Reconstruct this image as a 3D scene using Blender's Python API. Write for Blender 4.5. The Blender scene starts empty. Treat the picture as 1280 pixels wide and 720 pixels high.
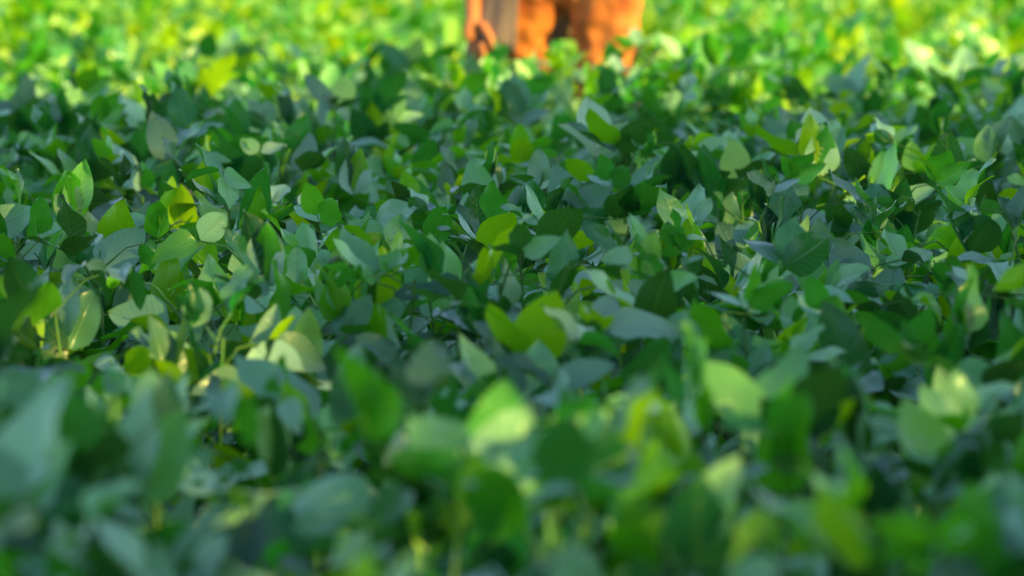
import bpy, bmesh, math, random
import numpy as np
from mathutils import Vector, Matrix, Euler, noise
random.seed(41); rng=np.random.default_rng(7)
S=bpy.context.scene
S.view_settings.view_transform='Standard'; S.view_settings.look='None'; S.view_settings.exposure=0

# ---------------- light ----------------
EL=math.radians(24); AZ=math.radians(48)
tosun=Vector((math.sin(AZ)*math.cos(EL),-math.cos(AZ)*math.cos(EL),math.sin(EL)))
w=bpy.data.worlds.new("World"); S.world=w; w.use_nodes=True
nt=w.node_tree; nt.nodes.clear()
sky=nt.nodes.new('ShaderNodeTexSky'); sky.sky_type='NISHITA'; sky.sun_disc=False
sky.sun_elevation=EL; sky.sun_rotation=math.pi-AZ
sky.dust_density=0.4; sky.ozone_density=1.6
bg=nt.nodes.new('ShaderNodeBackground'); bg.inputs[1].default_value=0.29
wo=nt.nodes.new('ShaderNodeOutputWorld')
nt.links.new(sky.outputs[0],bg.inputs[0]); nt.links.new(bg.outputs[0],wo.inputs[0])
sl=bpy.data.lights.new("sun","SUN"); sl.energy=9; sl.angle=math.radians(0.5); sl.color=(1,0.78,0.20)
so=bpy.data.objects.new("sun",sl); S.collection.objects.link(so)
so.rotation_euler=tosun.to_track_quat('Z','Y').to_euler(); so.location=(0,0,20)

# ---------------- camera ----------------
CZ=1.33
cd=bpy.data.cameras.new("camera"); cam=bpy.data.objects.new("camera",cd); S.collection.objects.link(cam)
cd.lens=150; cd.sensor_width=36; cd.clip_end=3000; cd.clip_start=0.05
cam.location=(0,0,CZ); cam.rotation_euler=(math.radians(90)-math.atan(540/5333),0,0)
cd.dof.use_dof=True; cd.dof.focus_distance=6.8; cd.dof.aperture_fstop=4.2
S.camera=cam

# ---------------- materials ----------------
def newmat(n):
    m=bpy.data.materials.new(n); m.use_nodes=True; m.node_tree.nodes.clear(); return m,m.node_tree
def N(t,typ,**k):
    n=t.nodes.new(typ)
    for a,b in k.items(): setattr(n,a,b)
    return n
def math_(t,op,a,b=None,clamp=False):
    n=N(t,'ShaderNodeMath',operation=op,use_clamp=clamp)
    for i,v in enumerate((a,b)):
        if v is None: continue
        if isinstance(v,(int,float)): n.inputs[i].default_value=v
        else: t.links.new(v,n.inputs[i])
    return n.outputs[0]
def mixc(t,f,a,b,bt='MIX'):
    n=N(t,'ShaderNodeMix',data_type='RGBA',blend_type=bt)
    for i,v in ((0,f),(6,a),(7,b)):
        if isinstance(v,(int,float)): n.inputs[i].default_value=v
        elif isinstance(v,tuple): n.inputs[i].default_value=(*v,1)
        else: t.links.new(v,n.inputs[i])
    return n.outputs[2]

def leaf_material():
    m,t=newmat("soybean_leaf")
    at=N(t,'ShaderNodeAttribute',attribute_name='lc'); sep=N(t,'ShaderNodeSeparateColor'); t.links.new(at.outputs[0],sep.inputs[0])
    uv=N(t,'ShaderNodeUVMap',uv_map='uv'); su=N(t,'ShaderNodeSeparateXYZ'); t.links.new(uv.outputs[0],su.inputs[0])
    oi=N(t,'ShaderNodeObjectInfo')
    sun_tone=N(t,'ShaderNodeAttribute',attribute_name='sun_tone',attribute_type='INSTANCER')  # sunlit yellow put into far leaf colour, plus random patches
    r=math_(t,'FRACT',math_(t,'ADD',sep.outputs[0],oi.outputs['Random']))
    amp=math_(t,'SUBTRACT',0.84,math_(t,'MULTIPLY',sun_tone.outputs['Fac'],0.8))
    r=math_(t,'ADD',math_(t,'MULTIPLY',r,amp),sun_tone.outputs['Fac'],True)
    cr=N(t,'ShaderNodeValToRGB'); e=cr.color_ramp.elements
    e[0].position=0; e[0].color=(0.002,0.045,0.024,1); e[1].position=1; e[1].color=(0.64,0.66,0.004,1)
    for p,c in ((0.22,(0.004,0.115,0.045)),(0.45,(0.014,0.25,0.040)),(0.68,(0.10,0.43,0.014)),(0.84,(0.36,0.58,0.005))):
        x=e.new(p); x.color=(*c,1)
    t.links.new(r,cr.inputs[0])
    s=math_(t,'ABSOLUTE',math_(t,'SUBTRACT',su.outputs[0],0.5))   # 0..0.5
    mid=math_(t,'SUBTRACT',1.0,math_(t,'MULTIPLY',s,28.0),True)
    ph=math_(t,'MULTIPLY',math_(t,'SUBTRACT',su.outputs[1],math_(t,'MULTIPLY',s,0.45)),9.0)
    fr=math_(t,'ABSOLUTE',math_(t,'SUBTRACT',math_(t,'FRACT',ph),0.5))
    lat=math_(t,'SUBTRACT',1.0,math_(t,'MULTIPLY',fr,9.0),True)
    vein=math_(t,'MAXIMUM',mid,math_(t,'MULTIPLY',lat,0.45))
    no=N(t,'ShaderNodeTexNoise'); no.inputs['Scale'].default_value=45; no.inputs['Detail'].default_value=2
    g=N(t,'ShaderNodeTexCoord'); t.links.new(g.outputs['Object'],no.inputs['Vector'])
    veinc=mixc(t,0.6,cr.outputs[0],(0.30,0.60,0.12))
    base=mixc(t,math_(t,'MULTIPLY',vein,0.5),cr.outputs[0],veinc)
    base=mixc(t,math_(t,'MULTIPLY',no.outputs[0],0.5),base,mixc(t,1.0,base,(0.5,0.7,0.5),'MULTIPLY'))
    # underside paler and greyer; strength differs leaf to leaf
    uf=math_(t,'MULTIPLY',math_(t,'POWER',sep.outputs[2],1.2),0.95)
    uf=math_(t,'MULTIPLY',uf,math_(t,'SUBTRACT',1.0,math_(t,'MULTIPLY',sun_tone.outputs['Fac'],1.2)))
    under=mixc(t,uf,base,(0.50,0.80,0.54))
    geo=N(t,'ShaderNodeNewGeometry')
    col=mixc(t,geo.outputs['Backfacing'],base,under)
    bp=N(t,'ShaderNodeBump'); bp.inputs['Strength'].default_value=0.6; bp.inputs['Distance'].default_value=0.002
    h=math_(t,'SUBTRACT',math_(t,'MULTIPLY',no.outputs[0],0.7),math_(t,'MULTIPLY',vein,0.8)); t.links.new(h,bp.inputs['Height'])
    p=N(t,'ShaderNodeBsdfPrincipled'); t.links.new(col,p.inputs['Base Color']); t.links.new(bp.outputs[0],p.inputs['Normal'])
    p.inputs['Roughness'].default_value=0.27; p.inputs['Specular IOR Level'].default_value=0.55
    tr=N(t,'ShaderNodeBsdfTranslucent')
    tc=mixc(t,1.0,mixc(t,0.2,cr.outputs[0],(0.30,0.56,0.0)),(1.7,1.9,0.5),'MULTIPLY')
    t.links.new(tc,tr.inputs[0])
    mx=N(t,'ShaderNodeMixShader'); mx.inputs[0].default_value=0.29
    t.links.new(p.outputs[0],mx.inputs[1]); t.links.new(tr.outputs[0],mx.inputs[2])
    o=N(t,'ShaderNodeOutputMaterial'); t.links.new(mx.outputs[0],o.inputs[0])
    return m
def simple(n,c,rough=0.7,scale=20,var=0.5,c2=None,bump=0.3,bd=0.01,sheen=0):
    m,t=newmat(n)
    no=N(t,'ShaderNodeTexNoise'); no.inputs['Scale'].default_value=scale; no.inputs['Detail'].default_value=4
    g=N(t,'ShaderNodeTexCoord'); t.links.new(g.outputs['Object'],no.inputs['Vector'])
    c2=c2 or tuple(x*(1-var) for x in c)
    rp=N(t,'ShaderNodeMapRange'); rp.inputs[1].default_value=0.35; rp.inputs[2].default_value=0.65; t.links.new(no.outputs[0],rp.inputs[0])
    p=N(t,'ShaderNodeBsdfPrincipled'); t.links.new(mixc(t,rp.outputs[0],c,c2),p.inputs['Base Color'])
    p.inputs['Roughness'].default_value=rough; p.inputs['Sheen Weight'].default_value=sheen
    b=N(t,'ShaderNodeBump'); b.inputs['Strength'].default_value=bump; b.inputs['Distance'].default_value=bd
    t.links.new(no.outputs[0],b.inputs['Height']); t.links.new(b.outputs[0],p.inputs['Normal'])
    o=N(t,'ShaderNodeOutputMaterial'); t.links.new(p.outputs[0],o.inputs[0]); return m
M_leaf=leaf_material()
M_stem=simple("soybean_stem",(0.06,0.24,0.03),0.6,30,c2=(0.12,0.24,0.04))
M_soil=simple("soil",(0.075,0.05,0.032),0.95,6,c2=(0.035,0.024,0.016),bump=0.8,bd=0.03)
M_orange=simple("orange_cloth",(0.78,0.25,0.045),0.85,8,c2=(0.30,0.055,0.012),bump=0.5,bd=0.04,sheen=0.1)
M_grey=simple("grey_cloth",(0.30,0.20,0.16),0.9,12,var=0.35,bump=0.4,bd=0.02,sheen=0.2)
M_skin=simple("skin",(0.60,0.19,0.07),0.5,40,var=0.15,bump=0.1,bd=0.002)
M_straw=simple("straw",(0.5,0.36,0.15),0.8,60)
M_dark=simple("dark_leather",(0.03,0.02,0.015),0.6,30)
M_bark=simple("bark",(0.10,0.07,0.05),0.95,14,bump=0.8,bd=0.03)
M_shade_leaf=simple("shade_tree_leaf",(0.05,0.12,0.02),0.6,3)

# ---------------- soybean plants ----------------
NU,NV=8,4
def add_leaf(V,F,UV,LC,MI,base,axis,normal,L,W,fold,curl,wav,col):
    a=axis.normalized(); n=(normal-a*normal.dot(a)).normalized(); b=a.cross(n)
    i0=len(V); ph=random.random()*6
    for i in range(NU+1):
        t=i/NU
        hw=W*0.5*((t+0.003)**0.45)*((1.0-t)**0.88)*2.31
        ang=curl*t
        cx=L*(t if abs(curl)<1e-3 else math.sin(ang)/curl)
        cz=-L*(0 if abs(curl)<1e-3 else (1-math.cos(ang))/curl)
        for j in range(NV+1):
            s=(j/NV)*2-1
            y=s*hw*math.cos(fold*abs(s)**0.5); z=abs(s)*hw*math.sin(fold)
            z+=wav*math.sin(9*t+ph+ s*2.0)*abs(s)*W*0.10
            V.append(base+a*cx+b*y+n*(cz+z)); UV.append((s*0.5+0.5,t)); LC.append(col)
    for i in range(NU):
        for j in range(NV):
            q=i0+i*(NV+1)+j
            F.append((q,q+NV+1,q+NV+2,q+1)); MI.append(0)
def add_tube(V,F,UV,LC,MI,pts,r0,r1,k=5):
    i0=len(V); n=len(pts)
    for i,p in enumerate(pts):
        d=(pts[min(i+1,n-1)]-pts[max(i-1,0)]).normalized()
        u=d.orthogonal().normalized(); v=d.cross(u); r=r0+(r1-r0)*i/(n-1)
        for j in range(k):
            an=j/k*2*math.pi
            V.append(p+u*math.cos(an)*r+v*math.sin(an)*r); UV.append((0,0)); LC.append((.5,.5,.5,1))
    for i in range(n-1):
        for j in range(k):
            F.append((i0+i*k+j,i0+i*k+(j+1)%k,i0+(i+1)*k+(j+1)%k,i0+(i+1)*k+j)); MI.append(1)
def make_plant(idx):
    V,F,UV,LC,MI=[],[],[],[],[]
    H=random.uniform(0.66,0.75)
    lean=Vector((random.gauss(0,.04),random.gauss(0,.04),0))
    def st(z): return lean*(z/H)**2+Vector((0.01*math.sin(z*20+idx),0.01*math.cos(z*17),z))
    add_tube(V,F,UV,LC,MI,[st(H*k/8) for k in range(9)],0.0045,0.002)
    nn=11; phi=random.random()*6.28
    for k in range(nn):
        f=k/(nn-1); zb=H*(0.36+0.62*f**0.75)
        phi+=2.4+random.gauss(0,.35)
        out=random.uniform(0.05,0.19)*(1.05-0.45*f)
        rise=random.uniform(0.0,0.10)*(1.2-0.8*f)+0.015
        p0=st(zb); dirh=Vector((math.cos(phi),math.sin(phi),0))
        p2=p0+dirh*out+Vector((0,0,rise)); p1=(p0+p2)/2+Vector((0,0,0.015))
        if p2.z>0.78: p2.z=0.78-random.random()*0.05
        add_tube(V,F,UV,LC,MI,[p0,p1,p2],0.0018,0.0012,4)
        young=f>0.95
        sc=random.uniform(0.80,1.16)*(0.65 if young else 1)
        upright=random.random()<0.58
        basepitch=math.radians(random.uniform(48,92)) if upright else math.radians(random.gauss(2,18))
        rnd=random.random()*0.6
        for q,dphi in ((0,0),(1,1.25),(-1,-1.25)):
            az=phi+dphi+random.gauss(0,.3)
            pit=basepitch*(1 if q==0 else random.uniform(0.5,1.0))+random.gauss(0,.22)
            ax=Vector((math.cos(az)*math.cos(pit),math.sin(az)*math.cos(pit),math.sin(pit)))
            nrm=Vector((-math.cos(az)*math.sin(pit),-math.sin(az)*math.sin(pit),math.cos(pit)))
            nrm=Matrix.Rotation(random.gauss(0,0.7),3,ax)@nrm
            L=random.uniform(0.078,0.106)*sc; W=L*random.uniform(0.57,0.72)
            b=p2+ (ax*0.022*sc if q==0 else ax*0.004)
            if q==0: add_tube(V,F,UV,LC,MI,[p2,b],0.0011,0.0009,4)
            add_leaf(V,F,UV,LC,MI,b,ax,nrm,L,W,random.uniform(0.05,0.6),random.gauss(0.2,0.4),random.uniform(0.2,1.3),
                     ((rnd+random.random()*0.4)%1,f,random.random(),1))
    me=bpy.data.meshes.new("soybean_plant_mesh"); me.from_pydata([tuple(v) for v in V],[],F); 
    me.materials.append(M_leaf); me.materials.append(M_stem)
    me.polygons.foreach_set('material_index',MI); me.polygons.foreach_set('use_smooth',[True]*len(F))
    ul=me.uv_layers.new(name='uv'); li=np.empty(len(me.loops),dtype=np.int32); me.loops.foreach_get('vertex_index',li)
    ul.data.foreach_set('uv',np.array(UV,dtype=np.float32)[li].ravel())
    ca=me.color_attributes.new('lc','FLOAT_COLOR','POINT'); ca.data.foreach_set('color',np.array(LC,dtype=np.float32).ravel())
    me.update(); return me
pc=bpy.data.collections.new("soybean_plants")
NVAR=18
for i in range(NVAR):
    o=bpy.data.objects.new("soybean_plant_%02d"%i,make_plant(i)); pc.objects.link(o)
pts=[];rot=[];scl=[];idx=[];sun_tone=[]
def addp(px,py,s):
    pts.append((px,py,0)); rot.append((random.gauss(0,.07),random.gauss(0,.07),random.random()*6.283)); scl.append(s); idx.append(random.randrange(NVAR))
    sun_tone.append(0.02+0.48*min(1,max(0,(py-9.5)/3.5))+0.08*noise.noise(Vector((px*0.6,py*0.35,9))))  # plants yellow with distance, painting in the sunlit strip; noise varies it
sp=0.22
y=1.6
while y<46:
    lim=4+0.14*y; x=-lim
    while x<lim:
        px=x+random.uniform(-.09,.09); py=y+random.uniform(-.09,.09)
        if not (abs(px-0.14)<0.17 and abs(py-11.25)<0.13):
            s=random.uniform(0.93,1.07)+0.05*noise.noise(Vector((px*0.9,py*0.9,0)))
            if abs(px-0.15)<0.4 and 10.5<py<11.2: s=random.uniform(1.04,1.09)
            addp(px,py,s)
        x+=sp
    y+=sp
for x in np.arange(-0.12,0.42,0.09): addp(x+random.uniform(-.02,.02),random.uniform(10.85,11.02),random.uniform(1.02,1.08))
me=bpy.data.meshes.new("soybean_field"); me.from_pydata(pts,[],[])
a=me.attributes.new('rot','FLOAT_VECTOR','POINT'); a.data.foreach_set('vector',np.array(rot,dtype=np.float32).ravel())
a=me.attributes.new('scl','FLOAT','POINT'); a.data.foreach_set('value',np.array(scl,dtype=np.float32))
a=me.attributes.new('sun_tone','FLOAT','POINT'); a.data.foreach_set('value',np.array(sun_tone,dtype=np.float32))
a=me.attributes.new('idx','INT','POINT'); a.data.foreach_set('value',np.array(idx,dtype=np.int32))
field=bpy.data.objects.new("soybean_field",me); S.collection.objects.link(field)
g=bpy.data.node_groups.new("scatter_plants",'GeometryNodeTree')
g.interface.new_socket("Geometry",in_out='INPUT',socket_type='NodeSocketGeometry'); g.interface.new_socket("Geometry",in_out='OUTPUT',socket_type='NodeSocketGeometry')
gi=g.nodes.new('NodeGroupInput'); go=g.nodes.new('NodeGroupOutput')
iop=g.nodes.new('GeometryNodeInstanceOnPoints'); ci=g.nodes.new('GeometryNodeCollectionInfo')
ci.inputs[0].default_value=pc; ci.inputs[1].default_value=True; ci.inputs[2].default_value=True
def na(n,ty):
    x=g.nodes.new('GeometryNodeInputNamedAttribute'); x.data_type=ty; x.inputs[0].default_value=n; return x.outputs[0]
e2r=g.nodes.new('FunctionNodeEulerToRotation')
g.links.new(na('rot','FLOAT_VECTOR'),e2r.inputs[0])
g.links.new(gi.outputs[0],iop.inputs['Points']); g.links.new(ci.outputs[0],iop.inputs['Instance'])
iop.inputs['Pick Instance'].default_value=True
g.links.new(na('idx','INT'),iop.inputs['Instance Index']); g.links.new(e2r.outputs[0],iop.inputs['Rotation'])
g.links.new(na('scl','FLOAT'),iop.inputs['Scale']); g.links.new(iop.outputs[0],go.inputs[0])
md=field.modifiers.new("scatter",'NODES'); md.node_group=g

# ---------------- ground ----------------
bm=bmesh.new(); bmesh.ops.create_grid(bm,x_segments=60,y_segments=60,size=900)
gm=bpy.data.meshes.new("ground"); bm.to_mesh(gm); bm.free(); gm.materials.append(M_soil)
S.collection.objects.link(bpy.data.objects.new("ground",gm))

# ---------------- unseen tree row added behind the camera to shade the foreground ----------------
HY=-4.0; HH=0.75+14.3/math.cos(AZ)*math.tan(EL)
def top(x): return HH+0.22*noise.noise(Vector((x*0.35,3.1,0)))+0.15*noise.noise(Vector((x*1.3,7.7,0)))
V=[];F=[];MI=[]
i=0
while i<20000:
    x=random.uniform(-3,42); tp=top(x); z=0.25+(tp-0.25)*random.random()**0.8
    # gaps left in the added row so dappled sun reaches the foreground
    if noise.noise(Vector((x*0.8,z*0.8,5)))>0.14 and z<tp-1.6: continue
    i+=1
    th=1.15*(1-0.6*(z/tp)**4); yy=HY+random.uniform(-th,th)+0.3*noise.noise(Vector((x,z,0)))
    s=random.uniform(0.14,0.28); R=Euler((random.random()*6,random.random()*6,random.random()*6)).to_matrix()
    c=Vector((x,yy,min(z,tp-0.05))); k=len(V)
    for v in ((0,-s,0),(s*.6,0,.02),(0,s,0),(-s*.6,0,.02)): V.append(tuple(c+R@Vector(v)))
    F.append((k,k+1,k+2,k+3)); MI.append(0)
UVd=[];LCd=[];
x=-2.5
VV=[Vector(v) for v in V]
while x<42:
    h=top(x)*0.9; lx=random.gauss(0,.25)
    add_tube(VV,F,UVd,LCd,MI,[Vector((x+lx*k/5+0.05*math.sin(k*2),HY+0.05*math.cos(k*3),h*k/5)) for k in range(6)],0.14,0.02,8)
    for b in range(7):
        z0=h*random.uniform(.2,.85); an=random.random()*6.28
        p0=Vector((x+lx*z0/h,HY,z0)); p1=p0+Vector((math.cos(an)*.9,math.sin(an)*.7,.7))
        add_tube(VV,F,UVd,LCd,MI,[p0,(p0+p1)/2+Vector((0,0,-.05)),p1],0.04,0.01,6)
    x+=random.uniform(1.5,2.2)
hm=bpy.data.meshes.new("added_shade_trees"); hm.from_pydata([tuple(v) for v in VV],[],F)
hm.materials.append(M_shade_leaf); hm.materials.append(M_bark); hm.polygons.foreach_set('material_index',MI)
S.collection.objects.link(bpy.data.objects.new("added_shade_trees",hm))

# ---------------- farmer ----------------
root=bpy.data.objects.new("farmer",None); S.collection.objects.link(root); root.location=(0.145,11.25,0)
def skin(name,verts,edges,mat,rootv=0,lv=2,disp=0.0,dsize=0.1):
    me=bpy.data.meshes.new(name); me.from_pydata([v[:3] for v in verts],edges,[])
    o=bpy.data.objects.new(name,me); S.collection.objects.link(o); o.parent=root
    m=o.modifiers.new("skin",'SKIN'); m.use_smooth_shade=True
    sv=me.skin_vertices[0].data if me.skin_vertices else None
    if sv is None:
        bm=bmesh.new(); bm.from_mesh(me); bm.verts.layers.skin.verify(); bm.to_mesh(me); bm.free(); sv=me.skin_vertices[0].data
    for i,v in enumerate(verts):
        r=v[3]; r2=v[4] if len(v)>4 else r
        sv[i].radius=(r,r2); sv[i].use_root=(i==rootv)
    s=o.modifiers.new("sub",'SUBSURF'); s.levels=lv; s.render_levels=lv
    if disp:
        tx=bpy.data.textures.new(name+"_folds",'CLOUDS'); tx.noise_scale=dsize; tx.noise_depth=1
        d=o.modifiers.new("folds",'DISPLACE'); d.texture=tx; d.strength=disp; d.mid_level=0.5
    me.materials.append(mat); return o
# trousers
skin("trousers",[(0.02,0.0,1.12,.15,.11),(0.112,-0.03,0.96,.098,.11),(0.095,-0.06,0.76,.072,.08),(0.08,-0.10,0.50,.07,.075),(0.08,-0.04,0.28,.06,.07),(0.08,0.0,0.09,.07,.08),
  (-0.078,0.0,0.98,.055,.08),(-0.112,0.02,0.76,.050,.06),(-0.10,0.02,0.50,.065,.07),(-0.10,0.08,0.28,.06,.065),(-0.10,0.14,0.09,.065,.075),(0.0,0.0,1.2,.14,.10)],
  [(0,1),(1,2),(2,3),(3,4),(4,5),(0,6),(6,7),(7,8),(8,9),(9,10),(0,11)],M_orange,0,4,0.045,0.075)
# shirt with sleeves
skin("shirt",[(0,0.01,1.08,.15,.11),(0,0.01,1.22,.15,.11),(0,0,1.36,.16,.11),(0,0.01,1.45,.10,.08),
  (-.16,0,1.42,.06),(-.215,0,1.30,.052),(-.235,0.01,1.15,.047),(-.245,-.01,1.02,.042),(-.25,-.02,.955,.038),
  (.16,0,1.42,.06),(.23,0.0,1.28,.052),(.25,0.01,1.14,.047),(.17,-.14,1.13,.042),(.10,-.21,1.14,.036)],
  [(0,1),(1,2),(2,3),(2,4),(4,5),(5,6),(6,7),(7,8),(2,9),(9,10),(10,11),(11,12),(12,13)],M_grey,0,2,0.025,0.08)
# coat tail (open front): angle range in degrees, -90 = front, +90 = back, 180 = his right side
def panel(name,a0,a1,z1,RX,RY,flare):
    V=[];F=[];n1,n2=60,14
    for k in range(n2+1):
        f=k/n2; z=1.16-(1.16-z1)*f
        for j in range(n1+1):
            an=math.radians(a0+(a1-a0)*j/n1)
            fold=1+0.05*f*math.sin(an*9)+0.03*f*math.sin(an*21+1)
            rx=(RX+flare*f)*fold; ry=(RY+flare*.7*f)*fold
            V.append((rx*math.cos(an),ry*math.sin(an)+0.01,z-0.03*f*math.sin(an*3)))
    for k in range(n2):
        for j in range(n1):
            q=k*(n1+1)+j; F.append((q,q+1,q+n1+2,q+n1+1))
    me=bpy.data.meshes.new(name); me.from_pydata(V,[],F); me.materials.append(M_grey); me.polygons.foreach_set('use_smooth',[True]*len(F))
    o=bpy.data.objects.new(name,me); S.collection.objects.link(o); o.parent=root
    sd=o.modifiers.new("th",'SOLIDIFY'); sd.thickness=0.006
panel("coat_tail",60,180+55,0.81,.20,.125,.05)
# hands
def hand(name,wr,D,side,palmn,curl):
    """wr wrist, D finger direction, side toward thumb, palmn palm normal"""
    D=D.normalized(); side=side.normalized(); pn=palmn.normalized()
    P=lambda a,b,c: tuple(wr+D*a+side*b+pn*c)
    verts=[(*P(-.05,0,0),.026,.024),(*P(0,0,0),.024,.019),(*P(.045,0.0,0),.036,.016),(*P(.085,0,0),.038,.014)]
    edges=[(0,1),(1,2),(2,3)]
    skin(name+"_palm",verts,edges,M_skin,1,2)
    for n,(off,ln) in enumerate(((.028,.070),(.010,.080),(-.009,.074),(-.027,.058))):
        base=wr+D*.078+side*off; pts=[base]; d=D.copy()
        for s_,l in enumerate((.45,.32,.28)):
            ax=D.cross(pn)
            d=(Matrix.Rotation(curl*(s_+1)*0.6,3,ax)@D)
            pts.append(pts[-1]+d*ln*l)
        skin(name+"_finger_%d"%(n+1),[(*p,r) for p,r in zip(pts,(.0105,.010,.009,.007))],[(0,1),(1,2),(2,3)],M_skin,0,2)
    tp=[wr+D*.025+side*.022,wr+D*.055+side*.045+pn*.012,wr+D*.085+side*.052+pn*.02,wr+D*.108+side*.05+pn*.025]
    skin(name+"_thumb",[(*p,r) for p,r in zip(tp,(.014,.013,.011,.008))],[(0,1),(1,2),(2,3)],M_skin,0,2)
hand("right_hand",Vector((-.245,-.06,.925)),Vector((0.06,-.12,-1)),Vector((.6,-1,0)),Vector((1,.6,0)),0.3)
hand("left_hand",Vector((.085,-.225,1.14)),Vector((-1,-.3,.0)),Vector((0,-.1,1)),Vector((0,1,.1)),0.6)
# head, neck, face, hat, boots
skin("head",[(0,.01,1.46,.055),(0,0,1.54,.052),(0,-.01,1.60,.062,.07),(0,-.015,1.67,.078,.092),(0,-.005,1.74,.066,.08)],[(0,1),(1,2),(2,3),(3,4)],M_skin,0,2)
skin("nose",[(0,-.085,1.675,.010),(0,-.105,1.645,.014)],[(0,1)],M_skin,0,2)
skin("mouth",[(-.022,-.078,1.605,.005),(0,-.086,1.603,.007),(.022,-.078,1.605,.005)],[(0,1),(1,2)],simple("lips",(.4,.12,.08)),0,2)
for sx in (-1,1):
    skin("ear",[(sx*.078,0,1.62,.010,.012),(sx*.084,.005,1.66,.012,.018)],[(0,1)],M_skin,0,2)
    skin("eye",[(sx*.030-.008,-.083,1.668,.008),(sx*.030+.008,-.083,1.668,.008)],[(0,1)],M_dark,0,2)
    skin("boot",[(0.09*sx-.005,(.13 if sx<0 else 0),.10,.05,.055),(0.09*sx-.005,(.13 if sx<0 else 0),.045,.045,.05),(0.09*sx-.005,(.13 if sx<0 else 0)-.15,.035,.042,.035)],[(0,1),(1,2)],M_dark,0,2)
skin("hair",[(0,.035,1.64,.075,.06),(0,.025,1.73,.078,.085)],[(0,1)],M_dark,0,2)
prof=[(0.0,1.86),(.06,1.855),(.085,1.83),(.098,1.75),(.10,1.735),(.15,1.725),(.21,1.735),(.21,1.73),(.15,1.718),(.095,1.725)]
V=[];F=[];K=40
for r,z in prof:
    for j in range(K):
        an=j/K*2*math.pi; V.append((r*math.cos(an),r*1.08*math.sin(an),z+(.012*math.cos(2*an) if r>.12 else 0)))
for i in range(len(prof)-1):
    for j in range(K): F.append((i*K+j,i*K+(j+1)%K,(i+1)*K+(j+1)%K,(i+1)*K+j))
me=bpy.data.meshes.new("straw_hat"); me.from_pydata(V,[],F); me.materials.append(M_straw); me.polygons.foreach_set('use_smooth',[True]*len(F))
o=bpy.data.objects.new("straw_hat",me); S.collection.objects.link(o); o.parent=root
